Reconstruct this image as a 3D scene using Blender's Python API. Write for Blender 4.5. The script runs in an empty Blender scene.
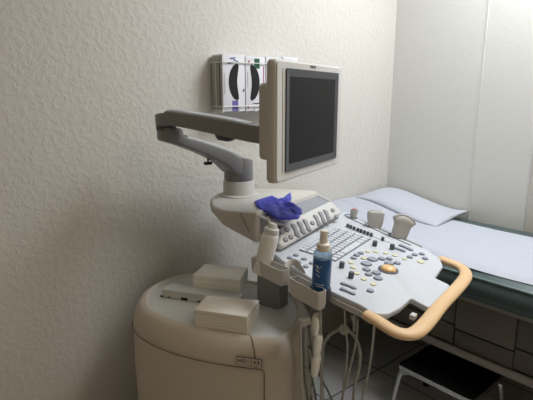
import bpy, bmesh, math, random
from mathutils import Vector, Matrix, noise
from mathutils.geometry import intersect_line_plane
random.seed(7)
PI = math.pi
S = bpy.context.scene
C = S.collection
rad = math.radians

# ------------------------------------------------------------------ camera
F = 475.0
PITCH, HEAD = rad(12.46), rad(49.8)
CAM = Vector((-2.629, -1.8645, 1.48))
fw = Vector((math.cos(HEAD)*math.cos(PITCH), math.sin(HEAD)*math.cos(PITCH), -math.sin(PITCH)))
rt = Vector((math.sin(HEAD), -math.cos(HEAD), 0))
up = rt.cross(fw)
cd = bpy.data.cameras.new('camera'); cam = bpy.data.objects.new('camera', cd); C.objects.link(cam)
cd.sensor_width = 36; cd.lens = F/533*36; cd.clip_start = .02
cam.matrix_world = Matrix.Translation(CAM) @ Matrix((rt, up, -fw)).transposed().to_4x4()
S.camera = cam

# ------------------------------------------------------------------ light
w = bpy.data.worlds.new('world'); S.world = w; w.use_nodes = True
w.node_tree.nodes['Background'].inputs[0].default_value = (.9, .95, 1, 1)
w.node_tree.nodes['Background'].inputs[1].default_value = .05
S.view_settings.view_transform = 'Standard'; S.view_settings.look = 'None'
S.view_settings.exposure = 0.02; S.view_settings.gamma = 1; S.view_settings.use_curve_mapping = False
LAMP = Vector((-.5, -1.1, 2.8))
FILL_LAMP = Vector((-1.3, -2.4, 2.8))
def area(name, loc, rot, sx, sy, power, col):
    l = bpy.data.lights.new(name, 'AREA'); l.shape = 'RECTANGLE'; l.size = sx; l.size_y = sy; l.energy = power; l.color = col
    o = bpy.data.objects.new(name, l); C.objects.link(o); o.location = loc; o.rotation_euler = rot; return o
area('ceiling_light_lamp', LAMP - Vector((0, 0, .045)), (0, 0, 0), .8, .8, 32, (.93, .97, 1))
area('warm_fill_lamp', FILL_LAMP - Vector((0, 0, .045)), (0, 0, 0), .5, .5, 9, (1, .84, .64))  # added fill light, warms and lifts the sides facing the camera

# ------------------------------------------------------------------ helpers
W = {}
def px(x, y, P, n):
    """point where the sight line of pixel (x, y) meets the plane through P with normal n"""
    r = fw + rt*((x-266.5)/F) - up*((y-200)/F)
    P = Vector(P); n = Vector(n)
    return CAM + r*((P-CAM).dot(n)/r.dot(n))
def Z(x, y, z): return px(x, y, (0, 0, z), (0, 0, 1))

def mat(name, col, rough=.5, metal=0, bump=0, bscale=50, trans=0, var=0, vscale=4, ior=1.45, sheen=0, coat=0, detail=3):
    m = bpy.data.materials.new(name); m.use_nodes = True
    nt = m.node_tree; b = nt.nodes['Principled BSDF']
    b.inputs['Base Color'].default_value = (*col, 1); b.inputs['Roughness'].default_value = rough
    b.inputs['Metallic'].default_value = metal; b.inputs['Transmission Weight'].default_value = trans
    b.inputs['IOR'].default_value = ior; b.inputs['Sheen Weight'].default_value = sheen
    b.inputs['Coat Weight'].default_value = coat
    tc = nt.nodes.new('ShaderNodeTexCoord')
    if bump:
        n = nt.nodes.new('ShaderNodeTexNoise'); n.inputs['Scale'].default_value = bscale; n.inputs['Detail'].default_value = detail
        bp = nt.nodes.new('ShaderNodeBump'); bp.inputs['Strength'].default_value = bump; bp.inputs['Distance'].default_value = .01
        nt.links.new(tc.outputs['Object'], n.inputs['Vector']); nt.links.new(n.outputs['Fac'], bp.inputs['Height'])
        nt.links.new(bp.outputs['Normal'], b.inputs['Normal'])
    if var:
        n = nt.nodes.new('ShaderNodeTexNoise'); n.inputs['Scale'].default_value = vscale; n.inputs['Detail'].default_value = 4
        mx = nt.nodes.new('ShaderNodeMix'); mx.data_type = 'RGBA'
        mx.inputs[6].default_value = (*[c*(1-var) for c in col], 1); mx.inputs[7].default_value = (*[min(1, c*(1+var)) for c in col], 1)
        nt.links.new(tc.outputs['Object'], n.inputs['Vector']); nt.links.new(n.outputs['Fac'], mx.inputs[0])
        nt.links.new(mx.outputs[2], b.inputs['Base Color'])
    return m

def emis(name, col, s):
    m = bpy.data.materials.new(name); m.use_nodes = True; b = m.node_tree.nodes['Principled BSDF']
    b.inputs['Emission Color'].default_value = (*col, 1); b.inputs['Emission Strength'].default_value = s
    return m

def obj(name, bm, m, parent=None, M=None, local=False, smooth=40):
    """link bm as one mesh object; verts in world space unless local"""
    if M is None: M = W[parent.name] if parent else Matrix.Identity(4)
    if not local: bm.transform(M.inverted())
    me = bpy.data.meshes.new(name)
    bmesh.ops.recalc_face_normals(bm, faces=bm.faces)
    if smooth:
        for f in bm.faces: f.smooth = True
        for e in bm.edges:
            if len(e.link_faces) == 2 and e.calc_face_angle(0) > rad(smooth): e.smooth = False
    bm.to_mesh(me); bm.free()
    me.materials.append(m)
    o = bpy.data.objects.new(name, me); C.objects.link(o)
    if parent:
        o.parent = parent; o.matrix_basis = W[parent.name].inverted() @ M
    else: o.matrix_basis = M
    W[o.name] = M.copy()
    return o

def copy(o, M, parent=None):
    c = o.copy(); C.objects.link(c)
    p = parent or o.parent
    if p: c.parent = p; c.matrix_basis = W[p.name].inverted() @ M
    else: c.matrix_basis = M
    W[c.name] = M.copy()
    return c

def tag(o, label, cat, group=None, kind=None):
    o['label'] = label; o['category'] = cat
    if group: o['group'] = group
    if kind: o['kind'] = kind
    return o

def thing(name, label, cat, M, group=None, kind=None):
    if not isinstance(M, Matrix): M = Matrix.Translation(M)
    o = bpy.data.objects.new(name, None); C.objects.link(o); o.empty_display_size = .05
    o.matrix_basis = M; W[o.name] = M.copy()
    return tag(o, label, cat, group, kind)

def struct(name, bm, m, parent=None, smooth=0):
    o = obj(name, bm, m, parent, smooth=smooth)
    if not parent: o['kind'] = 'structure'
    return o

def frame(origin, x, z):
    x = Vector(x).normalized(); z = Vector(z).normalized(); y = z.cross(x).normalized(); x = y.cross(z)
    return Matrix.Translation(Vector(origin)) @ Matrix((x, y, z)).transposed().to_4x4()

def lerp(a, b, t): return a+(b-a)*t
def rotz(loc, a): return Matrix.Translation(Vector(loc)) @ Matrix.Rotation(a, 4, 'Z')

def box(bm, c, s, M=None, bevel=0, seg=3):
    r = bmesh.ops.create_cube(bm, size=1, matrix=Matrix.Translation(Vector(c)) @ Matrix.Diagonal((*s, 1)))
    vs = r['verts']
    if bevel:
        es = list({e for v in vs for e in v.link_edges})
        rb = bmesh.ops.bevel(bm, geom=es, offset=bevel, segments=seg, affect='EDGES', profile=.5)
        vs = list({v for f in rb['faces'] for v in f.verts} | {v for v in vs if v.is_valid})
    if M: bmesh.ops.transform(bm, matrix=M, verts=vs)
    return bm

def nb(*a, **k):
    bm = bmesh.new(); box(bm, *a, **k); return bm

def smooth_path(pts, n=8):
    pts = [Vector(p) for p in pts]
    if len(pts) < 3: return pts
    out = []
    P = [pts[0]*2-pts[1]] + pts + [pts[-1]*2-pts[-2]]
    for i in range(1, len(P)-2):
        a, b, c, d = P[i-1:i+3]
        for k in range(n):
            t = k/n
            out.append(.5*((2*b) + (c-a)*t + (2*a-5*b+4*c-d)*t*t + (3*b-a-3*c+d)*t**3))
    out.append(pts[-1]); return out

def rings(bm, rs, cap=True, closed_len=False):
    """loft a list of closed rings (lists of points)"""
    R = [[bm.verts.new(p) for p in r] for r in rs]
    n = len(R[0])
    for i in range(len(R)-1 if not closed_len else len(R)):
        a, b = R[i], R[(i+1) % len(R)]
        for k in range(n): bm.faces.new((a[k], a[(k+1) % n], b[(k+1) % n], b[k]))
    if cap and not closed_len: bm.faces.new(R[0]); bm.faces.new(R[-1][::-1])
    return bm

def tube(bm, pts, r, seg=10, closed=False, ry=None, upv=None):
    """sweep an ellipse (r across, ry along up) on a path; r may be a list"""
    pts = [Vector(p) for p in pts]; n = len(pts)
    rs = []
    ref = None
    for i, p in enumerate(pts):
        t = (pts[(i+1) % n] - pts[i-1]) if closed else (pts[min(i+1, n-1)] - pts[max(i-1, 0)])
        t.normalize()
        if upv is not None: s = t.cross(Vector(upv)).normalized()
        else:
            if ref is None: ref = t.orthogonal().normalized()
            ref = (ref - t*ref.dot(t)).normalized(); s = ref
        q = s.cross(t)
        ra = r[i] if isinstance(r, (list, tuple)) else r
        rb = (ry[i] if isinstance(ry, (list, tuple)) else ry) if ry else ra
        rs.append([p + s*ra*math.cos(2*PI*k/seg) + q*rb*math.sin(2*PI*k/seg) for k in range(seg)])
    return rings(bm, rs, closed_len=closed)

def lathe(bm, prof, M=None, seg=24, sx=1, sy=1):
    rs = [[Vector((max(r, 1e-4)*math.cos(2*PI*k/seg)*sx, max(r, 1e-4)*math.sin(2*PI*k/seg)*sy, z)) for k in range(seg)] for r, z in prof]
    if M: rs = [[M @ p for p in r] for r in rs]
    return rings(bm, rs)

def rpoly(pts, rr, seg=6):
    """round the corners of a 2D polygon"""
    out = []; n = len(pts)
    for i in range(n):
        p = Vector(pts[i][:2]); a = Vector(pts[i-1][:2]); b = Vector(pts[(i+1) % n][:2])
        r = rr[i] if isinstance(rr, (list, tuple)) else rr
        if r <= 0: out.append(p); continue
        da = (a-p).normalized(); db = (b-p).normalized()
        ang = da.angle(db)
        if ang > PI-.05: out.append(p); continue
        t = min(r/math.tan(ang/2), (a-p).length*.48, (b-p).length*.48)
        p0 = p+da*t; p1 = p+db*t
        for k in range(seg+1):
            u = k/seg; out.append(p0*(1-u)**2 + p*2*u*(1-u) + p1*u*u)
    return out

def inset(poly, d):
    n = len(poly); area_ = sum(poly[i-1].x*poly[i].y-poly[i].x*poly[i-1].y for i in range(n)); s = 1 if area_ > 0 else -1
    out = []
    for i in range(n):
        t = (poly[(i+1) % n]-poly[i-1])
        t = t.normalized() if t.length > 1e-9 else Vector((1, 0))
        out.append(poly[i] + Vector((-t.y, t.x))*d*s)
    return out

def slab(bm, poly, prof, M=None):
    """poly 2D; prof list of (inset, z)"""
    poly = [Vector(p[:2]) for p in poly]
    rs = []
    for d, z in prof:
        q = inset(poly, d) if d else poly
        rs.append([Vector((p.x, p.y, z)) for p in q])
    if M: rs = [[M @ p for p in r] for r in rs]
    return rings(bm, rs)

def superell(a, b, n=28, e=4):
    out = []
    for k in range(n):
        t = 2*PI*k/n; c, s = math.cos(t), math.sin(t)
        out.append(Vector((a*abs(c)**(2/e)*(1 if c >= 0 else -1), b*abs(s)**(2/e)*(1 if s >= 0 else -1))))
    return out

def text(name, body, size, M, m, parent, ext=.0006, spacing=1, sx=1):
    cu = bpy.data.curves.new(name, 'FONT'); cu.body = body; cu.size = size; cu.extrude = ext; cu.align_x = 'CENTER'; cu.align_y = 'CENTER'
    cu.space_character = spacing; cu.offset = size*.012
    t = bpy.data.objects.new('tmp', cu); C.objects.link(t)
    dg = bpy.context.evaluated_depsgraph_get(); dg.update()
    me = bpy.data.meshes.new_from_object(t.evaluated_get(dg))
    bpy.data.objects.remove(t)
    bm = bmesh.new(); bm.from_mesh(me)
    if sx != 1: bmesh.ops.scale(bm, vec=(sx, 1, 1), verts=bm.verts)
    return obj(name, bm, m, parent, M, local=True, smooth=0)

# ------------------------------------------------------------------ materials
def wall_mat(name, col, strength, scale):
    m = bpy.data.materials.new(name); m.use_nodes = True; nt = m.node_tree; b = nt.nodes['Principled BSDF']
    b.inputs['Base Color'].default_value = (*col, 1); b.inputs['Roughness'].default_value = .75
    tc = nt.nodes.new('ShaderNodeTexCoord')
    n1 = nt.nodes.new('ShaderNodeTexNoise'); n1.inputs['Scale'].default_value = scale; n1.inputs['Detail'].default_value = 3; n1.inputs['Distortion'].default_value = .35
    cr = nt.nodes.new('ShaderNodeMapRange'); cr.interpolation_type = 'SMOOTHSTEP'
    cr.inputs[1].default_value = .42; cr.inputs[2].default_value = .62
    n2 = nt.nodes.new('ShaderNodeTexNoise'); n2.inputs['Scale'].default_value = scale*4; n2.inputs['Detail'].default_value = 2
    ad = nt.nodes.new('ShaderNodeMath'); ad.operation = 'MULTIPLY_ADD'; ad.inputs[1].default_value = .25
    bp = nt.nodes.new('ShaderNodeBump'); bp.inputs['Strength'].default_value = strength; bp.inputs['Distance'].default_value = .004
    for n in (n1, n2): nt.links.new(tc.outputs['Object'], n.inputs['Vector'])
    nt.links.new(n1.outputs['Fac'], cr.inputs[0]); nt.links.new(n2.outputs['Fac'], ad.inputs[0]); nt.links.new(cr.outputs[0], ad.inputs[2])
    nt.links.new(ad.outputs[0], bp.inputs['Height']); nt.links.new(bp.outputs['Normal'], b.inputs['Normal'])
    return m
M_wall = wall_mat('plaster_cream', (.645, .63, .588), .28, 40)
M_wallr = wall_mat('plaster_smooth', (.66, .657, .63), .06, 30)
M_brown = mat('wall_tan_bounce', (.52, .42, .30), .7)  # unseen walls, coloured tan to bounce warm fill into the left side
M_ceil = mat('ceiling_white', (.82, .82, .80), .8, bump=.1, bscale=80)
M_trim = mat('door_trim_grey', (.54, .52, .48), .6)
def floor_mat():
    m = bpy.data.materials.new('floor_tile'); m.use_nodes = True; nt = m.node_tree; b = nt.nodes['Principled BSDF']
    tc = nt.nodes.new('ShaderNodeTexCoord'); mp = nt.nodes.new('ShaderNodeMapping'); mp.inputs['Location'].default_value = (.635, .461, 0)
    br = nt.nodes.new('ShaderNodeTexBrick'); br.offset = 0; br.inputs['Scale'].default_value = 1
    br.inputs['Brick Width'].default_value = .42; br.inputs['Row Height'].default_value = .42; br.inputs['Mortar Size'].default_value = .004
    br.inputs['Color1'].default_value = (.58, .59, .59, 1); br.inputs['Color2'].default_value = (.54, .55, .55, 1); br.inputs['Mortar'].default_value = (.06, .06, .06, 1)
    n = nt.nodes.new('ShaderNodeTexNoise'); n.inputs['Scale'].default_value = 9; n.inputs['Detail'].default_value = 5
    mx = nt.nodes.new('ShaderNodeMix'); mx.data_type = 'RGBA'; mx.blend_type = 'MULTIPLY'; mx.inputs[0].default_value = .35
    nt.links.new(tc.outputs['Object'], mp.inputs['Vector']); nt.links.new(mp.outputs[0], br.inputs['Vector']); nt.links.new(tc.outputs['Object'], n.inputs['Vector'])
    nt.links.new(br.outputs['Color'], mx.inputs[6]); nt.links.new(n.outputs['Color'], mx.inputs[7]); nt.links.new(mx.outputs[2], b.inputs['Base Color'])
    b.inputs['Roughness'].default_value = .38
    return m
M_floor = floor_mat()
M_vinyl = mat('teal_vinyl', (.058, .092, .097), .32, bump=.08, bscale=300)
M_sheet = mat('white_sheet', (.47, .50, .575), .85, bump=.12, bscale=9, sheen=.1)
M_pillow = mat('pillow_cotton', (.49, .52, .59), .85, bump=.25, bscale=14, sheen=.1)
M_laminate = mat('taupe_laminate', (.105, .098, .086), .55, var=.06, vscale=6)
M_laminate_dark = mat('taupe_laminate_dark', (.035, .032, .03), .6)
M_rail = mat('rail_grey', (.22, .21, .20), .5)
M_cart = mat('cart_plastic', (.54, .485, .405), .45, bump=.03, bscale=500)
M_carttop = mat('cart_top_plastic', (.56, .57, .54), .42, bump=.03, bscale=500)
M_seam = mat('seam_dark', (.06, .055, .05), .8)
M_black = mat('black_plastic', (.012, .012, .013), .5)
M_panel = mat('panel_white', (.58, .61, .665), .4)
M_beige = mat('beige_plastic', (.54, .52, .485), .45, bump=.03, bscale=500)
M_white = mat('offwhite_plastic', (.60, .60, .59), .42)
M_grey = mat('arm_grey', (.215, .213, .212), .38, bump=.02, bscale=500, metal=.25)
M_greyl = mat('arm_cap_grey', (.40, .405, .42), .38, metal=.1)
M_recess = mat('recess_grey', (.27, .28, .32), .45)
M_bezel = mat('bezel_slate', (.06, .066, .08), .4)
M_screen = mat('screen_glass', (.010, .0125, .0125), .5); M_screen.node_tree.nodes['Principled BSDF'].inputs['Specular IOR Level'].default_value = .2
M_orange = mat('handle_tan', (.74, .51, .29), .45)
M_ball = mat('trackball_orange', (.85, .55, .25), .25, coat=.4)
M_btn = mat('button_grey', (.30, .33, .41), .4)
M_btnrim = mat('button_rim', (.10, .11, .14), .6)
M_btny = mat('button_cream', (.66, .63, .46), .45)
M_btns = mat('soft_button_grey', (.27, .28, .30), .45)
M_key = mat('key_white', (.58, .61, .67), .45)
M_keybed = mat('key_gap_grey', (.11, .13, .17), .7)
M_knob = mat('knob_charcoal', (.09, .10, .12), .45)
M_paper = mat('paper_white', (.80, .79, .75), .9)
M_papere = None
M_glove = mat('blue_nitrile', (.05, .06, .48), .5, bump=.3, bscale=60)
M_wire = mat('white_wire', (.72, .72, .68), .4)
M_card = mat('carton_white', (.74, .75, .80), .6)
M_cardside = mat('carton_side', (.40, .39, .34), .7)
M_opening = mat('carton_opening', (.012, .011, .013), .8)
M_green = mat('print_green', (.02, .12, .06), .6)
M_blue = mat('print_blue', (.05, .09, .32), .6)
M_purple = mat('print_purple', (.16, .12, .42), .6)
M_red = mat('print_red', (.42, .05, .09), .6)
M_ink = mat('print_dark', (.06, .06, .08), .6)
M_chrome = mat('chrome', (.62, .63, .64), .22, metal=1)
M_rubber = mat('black_rubber', (.007, .008, .009), .95, bump=.2, bscale=120); M_rubber.node_tree.nodes['Principled BSDF'].inputs['Specular IOR Level'].default_value = .1
M_cable = mat('cable_grey', (.36, .36, .33), .5)
M_cabled = mat('cable_dark', (.15, .15, .145), .5)
M_gel = mat('bottle_frosted', (.88, .89, .85), .38, trans=.15)
M_blueliq = mat('blue_liquid', (.010, .095, .30), .12, trans=.25, coat=.5)
M_clear = mat('clear_plastic', (.45, .62, .80), .12, trans=.75, ior=1.2)
M_pump = mat('pump_cream', (.78, .74, .67), .45)
M_probe = mat('probe_grey', (.50, .485, .46), .42)
M_probelens = mat('probe_lens', (.34, .31, .31), .4)
M_probered = mat('probe_red', (.40, .12, .10), .4)
M_label = mat('bottle_print', (.55, .62, .72), .5)
M_diff = emis('lamp_diffuser', (.95, .98, 1), 3)

# stacked sheets: fine horizontal layers as bump and slight colour
def paper_mat():
    m = bpy.data.materials.new('paper_stack'); m.use_nodes = True; nt = m.node_tree; b = nt.nodes['Principled BSDF']
    b.inputs['Base Color'].default_value = (.74, .70, .63, 1); b.inputs['Roughness'].default_value = .9
    tc = nt.nodes.new('ShaderNodeTexCoord'); wv = nt.nodes.new('ShaderNodeTexWave'); wv.bands_direction = 'Z'; wv.inputs['Scale'].default_value = 75; wv.inputs['Distortion'].default_value = 1.2; wv.inputs['Detail'].default_value = 2; wv.inputs['Detail Scale'].default_value = 2
    bp = nt.nodes.new('ShaderNodeBump'); bp.inputs['Strength'].default_value = .35; bp.inputs['Distance'].default_value = .002
    nt.links.new(tc.outputs['Object'], wv.inputs['Vector']); nt.links.new(wv.outputs['Fac'], bp.inputs['Height']); nt.links.new(bp.outputs['Normal'], b.inputs['Normal'])
    return m
M_stack = paper_mat()
M_stack_lit = M_stack.copy(); M_stack_lit.name = 'paper_stack_white_lit'; M_stack_lit.node_tree.nodes['Principled BSDF'].inputs['Base Color'].default_value = (.90, .90, .87, 1)  # same paper, base colour raised to make up for the monitor's shadow

# ------------------------------------------------------------------ room
RX0, RY0, RH = -3.5, -3.3, 2.86
struct('floor', nb((RX0/2, RY0/2, -.05), (-RX0+.2, -RY0+.2, .1)), M_floor)
struct('ceiling', nb((RX0/2, RY0/2, RH+.05), (-RX0+.2, -RY0+.2, .1)), M_ceil)
struct('wall_left', nb((RX0/2, .05, RH/2), (-RX0+.2, .1, RH)), M_wall)
struct('wall_right', nb((.05, RY0/2, RH/2), (.1, -RY0, RH)), M_wallr)
struct('wall_near', nb((RX0/2, RY0-.05, RH/2), (-RX0+.2, .1, RH)), M_brown)
struct('wall_behind', nb((RX0-.05, RY0/2, RH/2), (.1, -RY0, RH)), M_brown)
# covered joint on the right wall and the raised panel edge beyond it
bm = bmesh.new(); box(bm, (-.0025, -.578, 1.43), (.005, .006, 2.86)); struct('trim_1', bm, M_wallr)
bm = bmesh.new(); box(bm, (-.006, -.888-.35, 1.03), (.012, .70, 2.06), bevel=.003); struct('trim_2', bm, M_trim)
lt = thing('ceiling_light', 'white square ceiling lamp above the couch', 'light', LAMP)
obj('diffuser', nb(LAMP-Vector((0, 0, .02)), (.82, .82, .03), bevel=.005), M_diff, lt)
obj('housing', nb(LAMP+Vector((0, 0, .025)), (.9, .9, .065), bevel=.008), M_white, lt)

lt = thing('ceiling_light', 'small square warm fill lamp added on the ceiling, out of view', 'light', FILL_LAMP)  # unseen fixture added to carry the warm fill light
obj('diffuser', nb(FILL_LAMP-Vector((0, 0, .02)), (.52, .52, .03), bevel=.005), emis('warm_fill_glow', (1, .8, .5), 1.5), lt)
obj('housing', nb(FILL_LAMP+Vector((0, 0, .025)), (.6, .6, .065), bevel=.008), M_white, lt)

# ------------------------------------------------------------------ examination couch
BX = -.80
bt = thing('examination_couch', 'dark teal padded examination couch with taupe drawer base along the right wall', 'bed', (BX/2, -1, 0))
def head_rise(y):
    t = max(0, min(1, 1+(y+.05)/.47)); return .07*(t*t*(3-2*t))
def mattress():
    bm = bmesh.new(); prof = []
    x0, x1 = BX-.035, -.012
    sec = [(x0+.02, .662), (x0, .68), (x0-.004, .72), (x0+.012, .752), (x0+.03, .762), (x0+.055, .778), (x0+.09, .784), (x1-.05, .784), (x1-.012, .775), (x1, .76), (x1, .68), (x1-.02, .662)]
    rs = []
    for y, dz in [(-1.98, 0), (-1.96, 0)]+[(-.6+.029*k, head_rise(-.6+.029*k)) for k in range(21)]:
        rs.append([Vector((x, y, z+(dz if z > .74 else 0))) for x, z in sec])
    rings(bm, rs); return bm
obj('mattress', mattress(), M_vinyl, bt, smooth=60)
bm = bmesh.new(); tube(bm, [(BX-.021, -1.96, .762), (BX-.021, -.5, .762)], .005, 8); obj('piping', bm, mat('piping_teal_highlight', (.20, .27, .275), .25), bt)  # piping coloured paler to stand in for the highlight along the crease
obj('base_board', nb((BX/2-.01, -1.0, .652), (.80, 1.92, .02), bevel=.003), M_rail, bt)
obj('cabinet', nb((BX/2+.01, -1.0, .53), (.755, 1.9, .225)), M_laminate_dark, bt, smooth=0)
fx = BX+.018
cols = [(-.06, -.50), (-.505, -.945), (-1.20, -1.62), (-1.63, -1.92)]
for a, b in cols:
    for z0, z1, nm in ((.515, .638, 'drawer'), (.422, .508, 'drawer')):
        obj(nm, nb((fx, (a+b)/2, (z0+z1)/2), (.02, abs(a-b), z1-z0), bevel=.003), M_laminate, bt)
obj('door', nb((fx-.006, -1.075, .57), (.022, .245, .138), bevel=.003), mat('taupe_door', (.125, .116, .10), .5), bt)
obj('drawer', nb((fx, -1.075, .455), (.02, .245, .075), bevel=.003), M_laminate, bt)
obj('rail', nb((BX+.005, -1.0, .400), (.05, 1.92, .021), bevel=.006), M_rail, bt)
obj('bottom_board', nb((BX/2+.01, -1.0, .405), (.75, 1.9, .02)), M_laminate_dark, bt, smooth=0)
leg = None
for x in (BX+.02, -.06):
    for y in (-.115, -1.9):
        L = Matrix.Translation((x, y, 0))
        if leg is None:
            bm = bmesh.new(); box(bm, (0, 0, .205), (.038, .038, .36), bevel=.004)
            leg = obj('leg', bm, M_rail, bt, L, local=True)
            bm = bmesh.new(); lathe(bm, [(.020, 0), (.024, .004), (.024, .022), (.018, .028)]); foot = obj('foot', bm, M_black, leg, L, local=True)
        else:
            l2 = copy(leg, L); copy(foot, L, l2)

def sheet():
    bm = bmesh.new(); nx, ny = 50, 120; g = []
    for j in range(ny+1):
        v = j/ny; y = -.004-v*1.85; row = []
        far = -.012 if y > -.50 else (-.012-.16*min(1, (-.50-y)/.07))
        far += .006*math.sin(y*9) if y < -.55 else 0
        near = -.79+.010*math.sin(y*4.0+.6)
        for i in range(nx+1):
            u = i/nx; x = near+(far-near)*u
            t = max(0, 1+(y+.05)/.47); hd = .07*(t*t*(3-2*t)) if t < 1 else .07
            z = .7925+hd
            z += .005*noise.noise(Vector((x*3.0, y*3.0, 0)))+.0022*noise.noise(Vector((x*9, y*5, 3)))
            z += .004*math.exp(-((x-.35*y+.45)/.02)**2)*max(0, min(1, (y+1.3)*2))
            if x < BX+.055: z -= (BX+.055-x)*.28
            row.append(bm.verts.new((x, y, z)))
        g.append(row)
    lo = [[bm.verts.new(v.co-Vector((0, 0, .003))) for v in row] for row in g]
    for j in range(ny):
        for i in range(nx):
            bm.faces.new((g[j][i], g[j][i+1], g[j+1][i+1], g[j+1][i])); bm.faces.new((lo[j][i], lo[j+1][i], lo[j+1][i+1], lo[j][i+1]))
        bm.faces.new((g[j][0], g[j+1][0], lo[j+1][0], lo[j][0])); bm.faces.new((g[j][nx], lo[j][nx], lo[j+1][nx], g[j+1][nx]))
    for i in range(nx):
        bm.faces.new((g[0][i], lo[0][i], lo[0][i+1], g[0][i+1])); bm.faces.new((g[ny][i], g[ny][i+1], lo[ny][i+1], lo[ny][i]))
    return bm
tag(obj('bed_sheet', sheet(), M_sheet, smooth=50), 'white sheet spread over the teal examination couch', 'sheet')

def pillow():
    bm = bmesh.new(); n = 36
    x0, x1, y0, y1 = -.36, -.015, -.585, -.02
    gt, gb = [], []
    for j in range(n+1):
        rt_, rb = [], []
        for i in range(n+1):
            a, b = 2*i/n-1, 2*j/n-1
            e = (max(0, 1-abs(a)**3.2)*max(0, 1-abs(b)**3.2))**.55
            pin = 1-.05*(1-abs(b))*(abs(a)**4)
            x = (x0+x1)/2+(x1-x0)/2*a*pin; y = (y0+y1)/2+(y1-y0)/2*b*(1-.04*(1-abs(a))*(abs(b)**4))
            t = max(0, min(1, 1+(y+.05)/.47)); base = .802+.07*(t*t*(3-2*t))
            wr = .004*noise.noise(Vector((x*7, y*7, 1)))*e+.005*math.exp(-((x+y*.5+.45)/.03)**2)*e
            zt = base+.006-.016*(1-e)*max(0, min(1, .4-a))+.034*e*(1-.35*max(0, -a))+wr+.020*max(0, -b)**6*max(0, a+.2)
            rt_.append(bm.verts.new((x, y, zt))); rb.append(bm.verts.new((x, y, base+.004-.014*max(0, min(1, .4-a)))) if 0 < i < n and 0 < j < n else None)
        gt.append(rt_); gb.append(rb)
    for j in range(n+1):
        for i in range(n+1):
            if gb[j][i] is None: gb[j][i] = gt[j][i]
    for j in range(n):
        for i in range(n):
            bm.faces.new((gt[j][i], gt[j][i+1], gt[j+1][i+1], gt[j+1][i]))
            q = [gb[j][i], gb[j+1][i], gb[j+1][i+1], gb[j][i+1]]
            try: bm.faces.new(q)
            except ValueError: pass
    return bm
tag(obj('pillow', pillow(), M_pillow, smooth=180), 'white cotton pillow in the corner at the head of the couch', 'pillow')

# ------------------------------------------------------------------ step stool
st = thing('step_stool', 'low step stool with black rubber top and chrome frame beside the couch', 'stool', (-.71, -.91, 0))
sx0, sx1, sy0, sy1 = -.86, -.565, -1.09, -.725
obj('step', nb(((sx0+sx1)/2, (sy0+sy1)/2, .238), (sx1-sx0-.02, sy1-sy0-.02, .014), bevel=.004), M_rubber, st)
bm = bmesh.new(); cs = rpoly([(sx0, sy0), (sx1, sy0), (sx1, sy1), (sx0, sy1)], .022)
slab(bm, cs, [(0, .224), (0, .246), (.009, .246), (.009, .224)], None)
obj('rim', bm, M_chrome, st)
for x, d in ((sx0+.02, -1), (sx1-.02, 1)):
    pts = [(x, sy1-.035, .222), (x, sy1-.010, .205), (x, sy1+.004, .17), (x, sy1+.02, .008)]
    for a, b, s in ((sy1, 1, 1), (sy0, -1, 1)):
        bm = bmesh.new(); tube(bm, smooth_path([(x, a-b*.05, .216), (x+d*.004, a-b*.02, .205), (x+d*.008, a-b*.006, .175), (x+d*.02, a+b*.012, .012)], 6), .0115, 10)
        lg = obj('leg', bm, M_chrome, st)
        bm = bmesh.new(); lathe(bm, [(.013, 0), (.017, .003), (.016, .022), (.013, .025)], Matrix.Translation((x+d*.021, a+b*.013, 0)), 14); obj('rubber_foot', bm, M_black, lg)

# ------------------------------------------------------------------ ultrasound machine
MA = rad(24)
MU = Vector((math.cos(MA), math.sin(MA), 0)); MV = Vector((math.sin(MA), -math.cos(MA), 0))   # right, front
RC = Vector((-1.685, -.345, 0))
um = thing('ultrasound_machine', 'beige ultrasound machine on a rounded cart with control panel, arm and monitor', 'ultrasound machine', rotz((-1.6, -.55, 0), MA))
# cart: plan outline with a half round back
def cl(u, v): p = RC+MU*u+MV*v; return (p.x, p.y)
R = .255
plan = [cl(R*math.cos(t), -R*math.sin(t)) for t in [PI*k/28 for k in range(29)]]
# half round back, bulging left side, blunt corner at the front, slanting face towards the column
plan = [Vector(p) for p in smooth_path([Vector((x, y, 0)) for x, y in ((-1.46, -.27), (-1.475, -.17), (-1.56, -.098), (-1.69, -.075), (-1.82, -.115), (-1.91, -.205), (-1.955, -.32), (-1.952, -.43), (-1.92, -.545), (-1.868, -.652), (-1.805, -.745), (-1.752, -.812), (-1.712, -.852), (-1.675, -.862), (-1.64, -.848), (-1.566, -.830), (-1.485, -.772), (-1.414, -.687), (-1.37, -.595), (-1.375, -.49), (-1.40, -.39))], 3)]
plan = [Vector((p.x, p.y)) for p in plan]
PC = Vector((-1.66, -.47))
def cring(d, z, poly=None): return [Vector((*(PC+(p-PC)*(1-d/(p-PC).length)), z)) for p in (poly or plan)]
def cslab(bm, prof, M=None): return rings(bm, [cring(d, z) for d, z in prof])
TOPZ = .72
bm = bmesh.new()
cslab(bm, [(.03, .10), (0, .12), (-.004, .45), (0, .635), (.004, .655), (.012, .675), (.026, .697), (.040, .708), (.052, .711), (.056, .706), (.064, .703)])
obj('cart_body', bm, M_cart, um, smooth=50)
bm = bmesh.new(); cslab(bm, [(.0635, .69), (.0635, .7035), (.066, .7045)]); obj('cart_top', bm, M_carttop, um, smooth=50)
CT = .7045
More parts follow.
